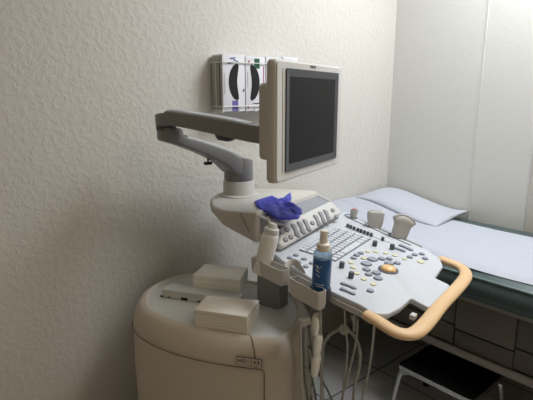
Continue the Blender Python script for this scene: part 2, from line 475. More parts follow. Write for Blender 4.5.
# seams
i0, i1 = 15, 34
sp = cring(-.0048, .622)
NP_ = [k for k in range(len(plan))]
iL = min(NP_, key=lambda k: plan[k].x); iF = min(NP_, key=lambda k: (plan[k]-Vector((-1.752, -.812))).length)
pF = sp[iF]
side = sp[iL-3:iF]+[pF.lerp(sp[iF-1], .3), pF+Vector((0, 0, -.008)), pF+Vector((0, 0, -.03)), pF+Vector((0, 0, -.15)), pF+Vector((0, 0, -.45))]
bm = bmesh.new(); tube(bm, side, .0012, 6); obj('panel_seam', bm, M_seam, um)
dF = plan[iF-1]; 
bm = bmesh.new(); tube(bm, [Vector((*cring(d_, z_)[iF-1].xy, z_)) for d_, z_ in ((-.003, .625), (-.001, .635), (.003, .656), (.011, .677), (.025, .6985), (.040, .7095), (.052, .712), (.060, .7055), (.12, .7052), (.2, .7052))], .0012, 6); obj('panel_seam', bm, M_seam, um)
# name plate, flush with the bulging side
tF = (sp[iF-1]-sp[iF-6]); tF.z = 0; tF.normalize(); nF = Vector((tF.y, -tF.x, 0))
if nF.dot(CAM-pF) < 0: nF = -nF
N0 = px(249, 361.5, sp[iF-3]+nF*.002, nF)
PM = frame(N0, tF, nF)
bm = nb((0, 0, 0), (.086, .026, .003), bevel=.001); pl = obj('name_plate', bm, M_seam, um, PM, local=True)
bm = nb((0, 0, .0012), (.082, .022, .002)); obj('plate_face', bm, M_cart, pl, PM, local=True)
text('plate_lettering', 'HD11XE', .0165, PM @ Matrix.Translation((0, 0, .0024)), M_black, pl, ext=.0004, spacing=1.1, sx=1.15)
# base and castors
bm = bmesh.new(); cslab(bm, [(.05, .075), (.03, .08), (.03, .11)]); obj('base_plate', bm, M_bezel, um)
cast = None
for u, v in ((-.19, .02), (.19, .02), (-.19, .47), (.03, .33)):
    p = RC+MU*u+MV*v; L = rotz((p.x, p.y, 0), MA)
    if cast is None:
        bm = bmesh.new(); lathe(bm, [(.01, -.014), (.036, -.014), (.039, -.01), (.039, .01), (.036, .014), (.01, .014)], Matrix.Translation((0, 0, .039)) @ Matrix.Rotation(PI/2, 4, 'Y'), 20)
        cast = obj('castor', bm, M_black, um, L, local=True)
        bm = bmesh.new(); box(bm, (0, 0, .068), (.045, .04, .022), bevel=.006); fork = obj('castor_fork', bm, M_bezel, cast, L, local=True)
    else: c2 = copy(cast, L); copy(fork, L, c2)
# slots and port on the slanting front face
sF = Vector((-1.414+1.566, -.687+.830, 0)).normalized(); oF = Vector((sF.y, -sF.x, 0))
oP = Vector((-1.5255, -.801, 0))+oF*.004
def onF(t, z, o=0): return oP+sF*t+oF*o+Vector((0, 0, z))
obj('port', nb((0, 0, 0), (.014, .004, .020)), M_black, um, frame(onF(-.055, .600, .002), sF, (0, 0, 1)), local=True, smooth=0)
for za, zb in ((.30, .52), (.40, .60)):
    bm = bmesh.new(); tube(bm, [onF(-.04, za, .001), onF(.05, zb, .001)], .003, 6); obj('vent_slot', bm, M_black, um)

# ---- neck between cart and panel
bm = bmesh.new(); nkM = rotz((-1.522, -.590, 0), rad(14))
poly = superell(.040, .054, 28, 5)
rings(bm, [[nkM @ Vector((p.x*s+dx, p.y*s, z)) for p in poly] for z, s, dx in ((.70, 1, 0), (.80, .98, 0), (.86, .95, .01), (.90, 1.05, .02))])
obj('column', bm, mat('column_slate', (.22, .23, .235), .5), um)
# ---- control panel
PA, PT = rad(9), rad(6)
pu = Vector((math.cos(PA), math.sin(PA), 0)); pv = Vector((math.sin(PA), -math.cos(PA), 0))
pf = pv*math.cos(PT)-Vector((0, 0, math.sin(PT))); pn = pf.cross(pu).normalized()
if pn.z < 0: pn = -pn
P0 = Vector((-1.3, -.75, .9))
PMx = frame(P0, pu, pn)          # x right, y towards the back, z up
PI_ = PMx.inverted()
def PL(x, y, h=0): q = PI_ @ px(x, y, P0+pn*h, pn); return Vector((q.x, q.y))
def PW(v2, h=0): return PMx @ Vector((v2.x, v2.y, h))
out = [(272, 252), (285, 262), (333, 292), (360, 304.5), (374, 313.5), (388, 314), (401, 307.4), (411, 298), (428.8, 307.6), (449.5, 287), (449.5, 284.5), (435, 277.5), (443, 266), (440.5, 259), (428, 250), (412, 243), (385, 232), (355, 217), (345, 211)]
po = [PL(*p) for p in out]
po = rpoly(po, [.03, .0, .0, .03, .03, .03, .015, .006, .012, .008, .008, .006, .02, .03, .03, .03, 0, 0, .01], 5)
bm = bmesh.new(); slab(bm, po, [(.012, -.020), (.002, -.018), (0, -.014), (0, -.005), (.001, -.002), (.003, -.0005), (.005, 0)], PMx)
pan = obj('control_panel', bm, M_panel, um, PMx, smooth=50)
# beige underside tray
to = [PL(*p) for p in [(270, 250), (285, 263), (333, 293), (360, 306), (374, 315), (392, 309), (405, 296), (436, 268), (438, 259), (412, 244), (345, 212)]]
to = rpoly(to, [.03, 0, 0, .03, .04, .04, .02, .03, .03, .03, .01], 5)
bm = bmesh.new(); slab(bm, to, [(.07, -.060), (.04, -.056), (.012, -.042), (.002, -.030), (0, -.0165)], PMx)
obj('panel_tray', bm, M_beige, um, PMx)
# handle
hp = [(366, 314), (372, 317.5), (381, 323), (390, 329), (400, 333.5), (411, 334.3), (420, 329.5), (429, 320), (440, 306), (451, 294.5), (460, 285), (465.5, 277), (464.5, 270.5), (457.5, 265.5), (448, 262), (440, 259)]
hpw = [PW(PL(x, y, -.012), -.012) for x, y in hp]
hpw = smooth_path(hpw, 4); nh = len(hpw)
bm = bmesh.new(); tube(bm, hpw, [.019+.0045*math.sin(PI*i/(nh-1)) for i in range(nh)], 16, ry=.013, upv=pn)
obj('handle', bm, M_orange, pan, PMx, smooth=180)
bm = nb((0, 0, 0), (.022, .016, .016), bevel=.003); obj('latch', bm, M_white, pan, PMx @ Matrix.Translation((*PL(413, 317, -.01), -.008)), local=True)

# buttons
def dome(a, b, h, e=2.2, top=.7):
    bm = bmesh.new(); p = superell(a, b, 20, e)
    rings(bm, [[Vector((q.x*s, q.y*s, z)) for q in p] for s, z in ((1, 0), (1, h*.6), (.93, h*.9), (top, h))]); return bm
def scale_px(x, y): return (PW(PL(x, y))-CAM).dot(fw)/F     # metres across one pixel there
protos = {}
def put(kind, x, y, wpx, hr, m, rim=True, h=.006, rot=0, e=2.2, name='button'):
    s = scale_px(x, y); a = wpx*s/2; b = a*hr
    key = (kind, round(a, 3), round(b, 3))
    L = PMx @ Matrix.Translation((*PL(x, y, h), 0)) @ Matrix.Rotation(rot, 4, 'Z')
    if key in protos:
        o, r = protos[key]; o2 = copy(o, L)
        if r: copy(r, L, o2)
        return o2
    o = obj(name, dome(a, b, h, e), m, pan, L, local=True, smooth=60)
    r = None
    if rim: r = obj('rim', dome(a*1.14, b*1.14, .0015, e, .95), M_btnrim, o, L, local=True)
    protos[key] = (o, r); return o
def c2(x, y): return 320+x/6.6625, 235+y/6.6667
for x, y, wd in ((225, 145, 40), (245, 126, 42), (273, 113, 38), (350, 154, 68), (310, 184, 70), (412, 151, 48), (463, 151, 42), (462, 180, 60), (515, 179, 45), (311, 221, 54), (376, 244, 58), (324, 254, 48), (388, 280, 58), (336, 363, 46)):
    x, y = c2(x, y); put('g', x, y, wd/6.66*.98, .95, M_btn)
for x, y in ((410, 256), (415, 253.6), (422, 252.8), (425.2, 257.4)): put('g', x, y, 5.6, .95, M_btn)
for x, y in ((290, 256.7), (296, 254), (298.4, 260.6), (304, 257.8), (306, 265.3), (312, 262)): put('g', x, y, 5.4, .95, M_btn)
for x, y, wd in ((320, 105, 40), (375, 108, 38), (440, 116, 42), (500, 132, 40), (291, 150, 42), (208, 180, 38), (221, 211, 40), (246, 251, 42), (293, 289, 42), (356, 323, 46)):
    x, y = c2(x, y); put('y', x, y, wd/6.66*1.02, .9, M_btny, rim=False, h=.004)
for x, y, wd in ((404.8, 258.3, 5), (395.4, 254.8, 5), (421, 261, 8)): put('y', x, y, wd*1.1, .85, M_btny, rim=False, h=.004)
# dumbbell rockers
def dumb(l, r, h, re=None):
    bm = bmesh.new(); pts = []; re = re or r
    N = 40
    for k in range(N):
        t = 2*PI*k/N; c, s_ = math.cos(t), math.sin(t); x = l*c; wd = r*(.62+.38*min(1, (abs(x)/l)*1.5))
        cap = math.sqrt(max(0, 1-max(0, (abs(x)-(l-re))/re)**2)) if abs(x) > l-re else 1
        pts.append(Vector((x, wd*cap*(1 if s_ >= 0 else -1)*min(1, abs(s_)*4), 0)))
    rings(bm, [[Vector((q.x*s, q.y*s, z)) for q in pts] for s, z in ((1, 0), (1, h*.6), (.92, h))]); return bm
def rocker(a, b, wpx, frm, inv, Pp, nn, m, name, parent, sc, h=.006, re=None):
    A = inv @ px(*a, Pp+nn*h, nn); B = inv @ px(*b, Pp+nn*h, nn); c = (A+B)/2; d = B-A
    r = wpx*sc/2; L = frm @ Matrix.Translation((c.x, c.y, 0)) @ Matrix.Rotation(math.atan2(d.y, d.x), 4, 'Z')
    o = obj(name, dumb(d.xy.length/2+(re or r), r, h, re), m, parent, L, local=True, smooth=60)
    obj('rim', dumb(d.xy.length/2+(re or r)*1.2, r*1.18, .0015, (re or r)*1.2), M_btnrim, o, L, local=True)
for a, b in (((342.5, 282.3), (354.5, 286.8)), ((342, 288), (353.5, 292.5)), ((401, 244.5), (411, 248.8)), ((396.5, 247.5), (403.5, 250))):
    rocker(a, b, 4.2, PMx, PI_, P0, pn, M_btn, 'rocker_switch', pan, scale_px(*a))
# trackball
s = scale_px(388.5, 268.5); L = PMx @ Matrix.Translation((*PL(388.5, 268.5, .006), 0))
bm = bmesh.new(); lathe(bm, [(.0355, 0), (.0355, .003), (.031, .0045), (.029, .002)], None, 32); rg = obj('trackball_ring', bm, M_btnrim, pan, L, local=True)
bm = bmesh.new(); lathe(bm, [(.027, 0), (.0275, .004), (.0265, .008), (.022, .0125), (.014, .0155), (.006, .0168), (0, .017)], None, 32); obj('trackball', bm, M_ball, rg, L, local=True, smooth=180)
# knobs
kn = None
for x, y in ((341.5, 267.5), (350.8, 277.8), (374.5, 245.8), (391.8, 249.2), (307, 0)):
    if y == 0: continue
    L = PMx @ Matrix.Translation((*PL(x, y), 0))
    if kn is None:
        bm = bmesh.new(); lathe(bm, [(.0095, 0), (.0095, .018), (.0085, .021), (0, .0212)], None, 20); kn = obj('knob', bm, M_knob, pan, L, local=True)
    else: copy(kn, L)
# slider row
sl = None
for x, y in ((347.6, 227.2), (350.6, 228.6), (353.9, 230), (357.6, 231.4), (360.8, 232.6), (364.2, 233.9), (367.6, 235.2), (371, 236.5), (382.5, 240.6)):
    L = PMx @ Matrix.Translation((*PL(x, y), 0))
    if sl is None:
        bm = nb((0, 0, .008), (.0105, .012, .016), bevel=.003); sl = obj('slider_knob', bm, M_knob, pan, L, local=True)
    else: copy(sl, L)
a, b = PL(345, 226.4), PL(390, 243)
d = b-a; L = PMx @ Matrix.Translation((*((a+b)/2), 0)) @ Matrix.Rotation(math.atan2(d.y, d.x), 4, 'Z')
obj('slider_track', nb((0, 0, .0003), (d.length, .004, .001)), M_btnrim, pan, L, local=True)
# keyboard
KA, KB, KC, KD = PL(298.5, 250.5), PL(334, 227.5), PL(371.5, 239), PL(335.5, 262)
bm = bmesh.new(); q = rpoly([KA, KB, KC, KD], .006); slab(bm, q, [(0, 0), (0, .0008), (.001, .001)], PMx); kbd = obj('keyboard_well', bm, M_keybed, pan, PMx)
KR = [(6, 14), ] and [14, 14, 13, 13, 7]
nr = len(KR)
for r_, n in enumerate(KR):
    v0 = (r_+.10)/nr; v1 = (r_+.90)/nr
    widths = [1]*n if n > 7 else [1, 1, 1.2, 5.5, 1.2, 1, 1]
    tot = sum(widths); acc = 0
    for wd in widths:
        u0 = (acc+.10)/tot; u1 = (acc+wd-.10)/tot; acc += wd
        bl = lambda u, v: (KA*(1-u)+KB*u)*(1-v)+(KD*(1-u)+KC*u)*v
        c = bl((u0+u1)/2, (v0+v1)/2)
        q = [bl(u0, v0)-c, bl(u1, v0)-c, bl(u1, v1)-c, bl(u0, v1)-c]
        L = PMx @ Matrix.Translation((*c, .001))
        bm = bmesh.new(); slab(bm, q, [(0, 0), (.0002, .0045), (.0012, .0055)]); obj('key', bm, M_key, kbd, L, local=True, smooth=0)

# soft key strip, rising behind the keyboard
SB0, SB1 = PMx @ Vector((*PL(280.5, 251), 0)), PMx @ Vector((*PL(343.5, 217), 0))
sxv = (SB1-SB0).normalized(); bk = pn.cross(sxv).normalized(); TS = rad(42)
sup = (bk*math.cos(TS)+pn*math.sin(TS)).normalized(); sn = sxv.cross(sup).normalized()
if sn.z < 0: sn = -sn
ST = .022
SP = SB0+sn*ST+pn*.004
SM = frame(SP, sxv, sn); SI = SM.inverted()
def SL(x, y): q = SI @ px(x, y, SP, sn); return Vector((q.x, q.y))
so = [SL(*p) for p in ((278.5, 246), (282, 228.5), (284, 225), (333, 199), (342.5, 207), (344, 213), (286.5, 245.5))]
so = [SL(278.5, 243.5), SL(283, 223.5), SL(331, 200.5), SL(343.5, 212.5), SL(284, 247.5)]
bm = bmesh.new(); slab(bm, rpoly(so, [.02, .02, .02, .022, .02], 6), [(.012, -.03), (0, -.022), (0, -.008), (.003, -.002), (.008, 0)], SM)
strip = obj('soft_key_strip', bm, M_white, um, SM, smooth=60)
sc = .0036
def c1(x, y): return 260+x/6.6625, 200+y/6.6667
sb = None
for x, y in ((150, 209), (184, 195), (174, 261), (210, 244), (353, 151), (488, 66), (513, 108)):
    q = SI @ px(*c1(x, y), SP+sn*.004, sn); L = SM @ Matrix.Translation((q.x, q.y, 0))
    if sb is None:
        sb = obj('button', dome(.0135, .0085, .005), M_btns, strip, L, local=True, smooth=60); sbr = obj('rim', dome(.0160, .0102, .001, 2.2, .95), M_btnrim, sb, L, local=True)
    else: s2 = copy(sb, L); copy(sbr, L, s2)
for a, b in (((228, 168), (254, 232)), ((268, 152), (292, 212)), ((304, 136), (330, 194)), ((374, 106), (400, 162)), ((408, 86), (433, 144)), ((440, 72), (466, 130))):
    rocker(c1(*a), c1(*b), 7.6, SM, SI, SP, sn, M_btns, 'rocker_switch', strip, sc, h=.005, re=.008)

# rear housing under the arm
hz = 1.05
hpoly = [(-1.617, -.392), (-1.597, -.30), (-1.53, -.185), (-1.43, -.11), (-1.31, -.10), (-1.21, -.17), (-1.075, -.345), (-1.075, -.395), (-1.545, -.525)]
hpoly = rpoly([Vector(p) for p in hpoly], [.05, .08, .1, .1, .08, .08, .03, .012, .014], 6)
bm = bmesh.new(); cen = Vector((-1.32, -.37))
def ring(s, z, front=0): return [Vector((cen.x+(p.x-cen.x)*s, cen.y+(p.y-cen.y)*s, z)) for p in hpoly]
low = []
for p in hpoly:
    k = max(0, min(1, (p.y+.53)/.35)); q = Vector((p.x, p.y)); q = q.lerp(Vector((-1.32, -.45)), .28*k); k2 = max(0, min(1, (p.y+.53)/.20)); low.append(Vector((q.x, q.y, .93+.062*k2)))
mid = [Vector((a.x*.25+b.x*.75, a.y*.25+b.y*.75, a.z+.014)) for a, b in zip(low, hpoly)]
q1 = [Vector((p.x, p.y, 1.02)) for p in hpoly]; q2 = [Vector((p.x, p.y, 1.043)) for p in inset(hpoly, .003)]; q3 = [Vector((p.x, p.y, 1.05)) for p in inset(hpoly, .010)]
rings(bm, [low, mid, q1, q2, q3]); hs = obj('rear_housing', bm, M_beige, um, smooth=50)
bm = bmesh.new(); tube(bm, [(-1.580, -.4685, 1.045), (-1.5735, -.4885, 1.01), (-1.567, -.508, .975)], .0012, 6); obj('housing_seam', bm, M_seam, um)
# grey sloping shelf between the housing and the soft keys
A0, A1 = Vector((-1.535, -.515, 1.038)), Vector((-1.09, -.385, 1.038))
def strip_pt(x, y, h=-.006): return px(x, y, SP+sn*h, sn)
B1, B0 = strip_pt(331, 202), strip_pt(284, 226)
bm = bmesh.new()
dn = Vector((0, 0, -.07))
vs = [bm.verts.new(p) for p in (A0, A1, B1, B0, A0+dn, A1+dn, B1+dn*.5, B0+dn*.5)]
for f in ((0, 1, 2, 3), (4, 7, 6, 5), (0, 4, 5, 1), (1, 5, 6, 2), (2, 6, 7, 3), (3, 7, 4, 0)): bm.faces.new([vs[i] for i in f])
obj('housing_shelf', bm, M_recess, um, smooth=0)
# pale frame at each end of the shelf
for a, b in ((A0, B0), (A1, B1)):
    bm = bmesh.new(); tube(bm, [a+Vector((0, 0, .0)), b+Vector((0, 0, .0))], .006, 8); obj('shelf_frame', bm, M_white, um)

# ---- monitor arm
CC = Vector((-1.395, -.215, 0)); KK = Vector((-1.743, -.225, 0))
bm = bmesh.new(); lathe(bm, [(.088, 1.046), (.086, 1.054), (.072, 1.058), (.069, 1.064), (.068, 1.112), (.065, 1.117)], Matrix.Translation(CC), 36); obj('arm_collar', bm, M_beige, um)
dK = (KK-CC); lenK = dK.length; dK.normalize(); sK = Vector((-dK.y, dK.x, 0))
def beam(name, P, Q, st, m, round_=4):
    """st: list of (t, half width, z bottom, z top)"""
    d = (Q-P); L_ = d.length; d.normalize(); s_ = Vector((-d.y, d.x, 0)); bm = bmesh.new(); rs = []
    for t, hw, z0, z1 in st:
        c = P+d*(t*L_); zc = (z0+z1)/2; hh = (z1-z0)/2
        rs.append([c+s_*p.x+Vector((0, 0, zc+p.y)) for p in superell(hw, hh, 24, round_)])
    rings(bm, rs); return obj(name, bm, m, um, smooth=50)
def zat(x, y, P): # height where the pixel's sight line passes over/under P
    r = fw+rt*((x-266.5)/F)-up*((y-200)/F); h = Vector((P.x-CAM.x, P.y-CAM.y)).length/Vector((r.x, r.y)).length
    return CAM.z+r.z*h
def projx(P): q = P-CAM; return 266.5+F*q.dot(rt)/q.dot(fw)
def stations(P, Q, L_):
    o_ = []
    for t, hw, yt, yb in L_:
        c_ = P+(Q-P)*t; c_.z = 1.3; x = projx(c_); o_.append((t, hw, zat(x, yb, c_), zat(x, yt, c_)))
    return o_
low_st = [(-.02, .060, 159, 175), (0, .060, 158, 175), (.10, .059, 154.5, 174), (.15, .058, 152.8, 173), (.19, .055, 150.5, 171), (.28, .052, 148, 165), (.42, .047, 144.5, 159), (.60, .044, 140.2, 153), (.80, .043, 136.2, 147.5), (.85, .043, 134.5, 146), (.87, .043, 128, 145.5), (1.0, .042, 126.5, 142.5), (1.06, .034, 126.5, 141.2), (1.085, .02, 127.5, 140)]
beam('lower_arm', CC, KK, stations(CC, KK, low_st), M_grey, 7)
zt_ = zat(projx(CC+Vector((0, 0, 1.2))), 157.5, CC)
def pring(r_, z, sl): return [CC+Vector((r_*math.cos(2*PI*k/40), r_*math.sin(2*PI*k/40), z+sl*r_*(math.cos(2*PI*k/40)*dK.x+math.sin(2*PI*k/40)*dK.y))) for k in range(40)]
bm = bmesh.new(); rings(bm, [pring(.061, 1.115, 0), pring(.0635, 1.12, 0), pring(.0635, zt_-.004, .22), pring(.0615, zt_, .22)]); obj('arm_post', bm, M_grey, um)
bm = bmesh.new(); rings(bm, [pring(.054, zt_-.002, .22), pring(.054, zt_+.003, .22), pring(.051, zt_+.0045, .22)]); obj('arm_post_cap', bm, M_greyl, um)
beam('arm_cover', CC, KK, stations(CC, KK, [(.02, .050, 155.5, 160), (.1, .050, 152.2, 157), (.2, .046, 148.8, 154), (.4, .040, 142.9, 150), (.6, .036, 138.5, 146), (.78, .03, 134.8, 142)]), M_greyl, 3)
bm = bmesh.new(); lathe(bm, [(.038, zat(166, 130, KK)), (.038, zat(166, 122, KK))], Matrix.Translation(KK), 28); obj('arm_pivot', bm, M_bezel, um)
# knob under lower arm
kp = CC.lerp(KK, .42); bm = bmesh.new(); lathe(bm, [(.004, 1.205), (.004, 1.235)], Matrix.Translation(kp+sK*-.02), 10); lathe(bm, [(.013, 1.196), (.015, 1.2), (.013, 1.207)], Matrix.Translation(kp+sK*-.02), 14, sx=1.4); obj('arm_lever', bm, M_black, um)
bm = nb((0, 0, 0), (.03, .012, .006), M=frame(CC.lerp(KK, .16)+Vector((0, 0, 1.247)), dK, (0, 0, 1)) @ Matrix.Rotation(.6, 4, 'Z'), bevel=.002); obj('arm_clip', bm, M_white, um)

# ---- monitor
mu = Vector((math.cos(rad(19.8)), math.sin(rad(19.8)), 0)); mb = Vector((-mu.y, mu.x, 0))   # right, back
r = fw+rt*((275-266.5)/F)-up*((120-200)/F)
ML = CAM+r*(1.39/r.dot(fw)); ML.z = 0
z1, z0 = zat(275, 58, ML), zat(275, 184.8, ML)
# width from the right hand edge
def on_face(x, y, off=0): return px(x, y, ML-mb*off, mb)
MR = on_face(340, 115); MR.z = 0
mw = (MR-ML).dot(mu); mh = z1-z0; mc = ML+mu*(mw/2)+Vector((0, 0, (z0+z1)/2))
MM = Matrix.Translation(mc) @ Matrix((mu, Vector((0, 0, 1)), -mb)).transposed().to_4x4()   # x right, y up, z to viewer
rm = superell(mw/2, mh/2, 4, 2)
def rrect(w_, h_, r_, seg=6): return rpoly([Vector((-w_/2, -h_/2)), Vector((w_/2, -h_/2)), Vector((w_/2, h_/2)), Vector((-w_/2, h_/2))], r_, seg)
bm = bmesh.new()
slab(bm, rrect(mw, mh, .022), [(.02, -.034), (.006, -.032), (.0, -.026), (0, -.006), (.002, -.002), (.006, 0)], MM)
mon = obj('monitor_body', bm, M_beige, um, MM, smooth=50)
bm = bmesh.new(); slab(bm, rrect(mw-.010, mh-.010, .018), [(0, -.004), (0, .002), (.002, .004)], MM); obj('front_frame', bm, M_white, mon, MM)
bm = bmesh.new(); slab(bm, rrect(mw*.82, mh*.66, .03), [(.02, -.075), (.005, -.068), (0, -.030)], MM @ Matrix.Translation((-.028, 0, 0))); obj('monitor_back', bm, M_beige, mon, MM)
def MLc(x, y, h=.004): q = MM.inverted() @ px(x, y, mc-mb*h, mb); return Vector((q.x, q.y))
bz = [MLc(285.3, 172), MLc(285.3, 67), MLc(336.3, 74), MLc(336.3, 157.5)]
bz0 = Vector((sum(p.x for p in bz)/4, sum(p.y for p in bz)/4)); bw = (bz[2].x+bz[3].x-bz[0].x-bz[1].x)/2; bh = (bz[1].y+bz[2].y-bz[0].y-bz[3].y)/2
BM = MM @ Matrix.Translation((bz0.x, bz0.y, 0))
def framemesh(w1, h1, w2, h2, z0_, z1_, M):
    bm = bmesh.new(); o_ = rrect(w1, h1, .004, 2); i_ = rrect(w2, h2, .002, 2)
    rs = [[M @ Vector((p.x, p.y, z)) for p in q] for q, z in ((o_, z0_), (o_, z1_), (i_, z1_-.003), (i_, z0_))]
    return rings(bm, rs, closed_len=True)
obj('bezel', framemesh(bw, bh, bw-.046, bh-.046, .001, .0085, BM), M_bezel, mon, BM)
obj('screen', nb((0, 0, .0045), (bw-.044, bh-.044, .002), M=BM), M_screen, mon, BM)
for k, xx in ((0, bz0.x-bw/2-.018), (1, bz0.x+bw/2+.009)):
    bm = nb((xx, bz0.y, .0042), (.0035, bh*1.0, .003), M=MM, bevel=.001); obj('frame_groove', bm, mat('groove_%d' % k, (.5, .49, .46), .6) if k == 0 else bpy.data.materials['groove_0'], mon, MM)
tl = MLc(313, 66.2)
text('monitor_logo', 'PHILIPS', .0125, MM @ Matrix.Translation((tl.x, tl.y-.003, .0045)), M_ink, mon, ext=.0004, spacing=1.05, sx=1.1)

# upper arm to the back of the monitor
UE = mc+mb*.085-mu*.10; UE.z = 0
zr1, zr0 = zat(262, 124.5, UE), zat(262, 141.5, UE)
xe = projx(Vector((UE.x, UE.y, 1.3))); x0_ = projx(Vector((KK.x, KK.y, 1.3)))
def tx(x):
    lo, hi = -.5, 1.2
    for _ in range(40):
        m_ = (lo+hi)/2; c_ = KK.lerp(UE, m_); c_.z = 1.3
        if projx(c_) < x: lo = m_
        else: hi = m_
    return lo
def ust(L_):
    return stations(KK, UE, [(tx(x), hw, a_, b_) for x, hw, a_, b_ in L_])
beam('upper_arm', KK, UE, ust([(160, .018, 115, 125), (162.5, .034, 113.5, 126), (167, .042, 112.6, 126), (172, .043, 112, 125.6), (174, .043, 110, 125), (176, .042, 110.2, 124.8), (195, .040, 113.0, 128.5), (215, .037, 116.5, 133), (235, .035, 120, 137.5), (255, .034, 124, 142), (275, .032, 127.5, 145)]), M_grey, 8)
beam('arm_cover', KK, UE, ust([(173.5, .030, 109, 113), (180, .035, 109.0, 114), (195, .034, 111.4, 117), (215, .032, 114.7, 120), (235, .030, 118.4, 124), (252, .028, 122.4, 127)]), M_greyl, 3)
beam('arm_wedge', KK, UE, ust([(217, .010, 130, 137), (221, .024, 130, 140), (230, .024, 134, 141.5), (235.5, .012, 134, 139)]), M_bezel, 4)
bm = bmesh.new(); lathe(bm, [(.034, zr0-.01), (.034, zr1+.004)], Matrix.Translation(UE), 20); obj('monitor_pivot', bm, M_grey, um)

# ---- bottle holders on the left edge of the panel
def holder(a, b, zb0, zb1, depth, name='bottle_holder'):
    """open-topped cup: front plate from a to b, wrapped round to the panel"""
    a = Vector(a); b = Vector(b); d = (b-a).normalized(); n_ = Vector((-d.y, d.x))
    if n_.x < 0: n_ = -n_
    out_ = rpoly([a, b, b+n_*depth, a+n_*depth], .010, 5); inn = inset(out_, .0022)
    bm = bmesh.new()
    rings(bm, [[Vector((p.x, p.y, z)) for p in q] for q, z in ((inset(out_, .02), zb0), (inset(out_, .004), zb0+.004), (out_, zb0+.02), (out_, zb1), (inn, zb1), (inn, zb0+.012))])
    return obj(name, bm, M_beige, um, smooth=50)
a1 = Z(250.5, 256, .925); b1 = Z(281, 273, .915)
a2 = Z(289, 277, .91); b2 = Z(318, 294, .905)
H1 = holder(a1.xy, b1.xy, .862, .921, .040)
H2 = holder(a2.xy, b2.xy, .845, .908, .036)
# curved bracket between them and the panel
ba = Z(287, 268, .915); 
bm = bmesh.new(); tube(bm, smooth_path([Z(285, 270, .90), Z(290, 265.5, .905), Z(296, 265.5, .905), Z(300, 270, .90), Z(303, 276, .885)], 5), .004, 8, ry=.022, upv=(0, 0, 1)); obj('holder_bracket', bm, M_beige, um)

# ---- hangers, cable guide and cables under the panel
def at(x, y, dist):
    r = fw+rt*((x-266.5)/F)-up*((y-200)/F); return CAM+r*dist
hk = None
for x, y, dd in ((315.5, 325, 1.47), (317, 346, 1.475), (315, 366, 1.48)):
    p = at(x, y, dd); L = Matrix.Translation(p) @ Matrix.Rotation(rad(20), 4, 'Z') @ Matrix.Rotation(rad(6), 4, 'Y')
    if hk is None:
        bm = bmesh.new()
        rs = []
        for z, a, b, dx in ((-.036, .006, .006, .0), (-.03, .010, .010, .0), (-.012, .013, .013, .002), (.006, .015, .014, .004), (.02, .017, .014, .007), (.032, .014, .011, .010), (.036, .008, .007, .012)):
            rs.append([Vector((q.x+dx, q.y, z)) for q in superell(a, b, 16, 2.4)])
        rings(bm, rs); hk = obj('cable_hook', bm, mat('hook_white', (.82, .82, .78), .4), um, L, local=True, smooth=180)
        bm = bmesh.new(); tube(bm, [(0, 0, -.01), (0, .03, -.012)], .005, 8); hks = obj('hook_stem', bm, M_bezel, hk, L, local=True)
    else: h2 = copy(hk, L); copy(hks, L, h2)
# bracket and round clip
cg = at(344, 329.5, 1.52)
bm = bmesh.new(); tube(bm, [at(353, 314, 1.50), at(355, 322, 1.51), at(354, 331, 1.53)], [.014, .011, .006], 8, ry=[.007, .007, .005], upv=mb); obj('cable_bracket', bm, M_cable, um)
GM = frame(cg, (1, 0, 0), -fw)
bm = bmesh.new(); lathe(bm, [(.012, -.008), (.0165, -.006), (.0165, .006), (.012, .008)], GM, 20); obj('cable_clip', bm, M_cable, um)
# side post with the slots
cabs = [
 (.0042, M_cable, [(320, 300, 1.44), (321, 360, 1.50), (321.5, 400, 1.53), (323, 480, 1.60)]),
 (.0055, M_cable, [(324, 425, 1.62), (322, 385, 1.58), (322.5, 350, 1.55), (327, 338, 1.54), (335, 331.5, 1.53), (344, 329, 1.525), (350.5, 332, 1.53), (356.5, 340, 1.54), (360, 352, 1.55), (359, 368, 1.57), (354, 392, 1.62), (350, 450, 1.75)]),
 (.0035, M_cable, [(344.5, 306, 1.50), (345.5, 330, 1.515), (347.5, 346, 1.53), (346, 368, 1.57), (343, 392, 1.62), (339, 470, 1.8)]),
 (.0038, M_cable, [(357.5, 318, 1.50), (356.5, 338, 1.52), (352, 360, 1.56), (346, 382, 1.60), (338, 420, 1.68), (330, 480, 1.78)]),
 (.0040, M_cable, [(374.5, 318, 1.42), (373.5, 335, 1.46), (370.5, 360, 1.53), (366, 384, 1.60), (362, 402, 1.66), (356, 470, 1.82)]),
 (.0036, M_cabled, [(309, 325, 1.45), (312, 352, 1.49), (320, 376, 1.54), (331, 398, 1.60), (345, 440, 1.72)]),
 (.0036, M_cabled, [(306, 325, 1.45), (307.5, 350, 1.47), (312, 378, 1.51), (316, 402, 1.55), (320, 460, 1.64)]),
 (.0040, M_cabled, [(303, 322, 1.43), (303.5, 350, 1.45), (305, 380, 1.48), (308, 404, 1.51), (312, 470, 1.58)]),
 (.0036, M_cable, [(305, 318, 1.44), (306, 345, 1.46), (308, 375, 1.49), (313, 402, 1.53), (318, 470, 1.62)]),
 (.0042, M_cable, [(301, 322, 1.42), (300.5, 350, 1.43), (301, 380, 1.46), (303, 404, 1.48), (306, 480, 1.55)]),
]
for r_, m_, pts in cabs:
    bm = bmesh.new(); P = [at(*p) for p in pts]
    P = [Vector((q.x, q.y, max(q.z, .012))) for q in P]
    tube(bm, smooth_path(P, 6), r_, 8); obj('cable', bm, m_, um, smooth=180)
bm = bmesh.new(); box(bm, at(304.5, 322, 1.435), (.035, .02, .022), bevel=.004); obj('cable_clamp', bm, M_cable, um)

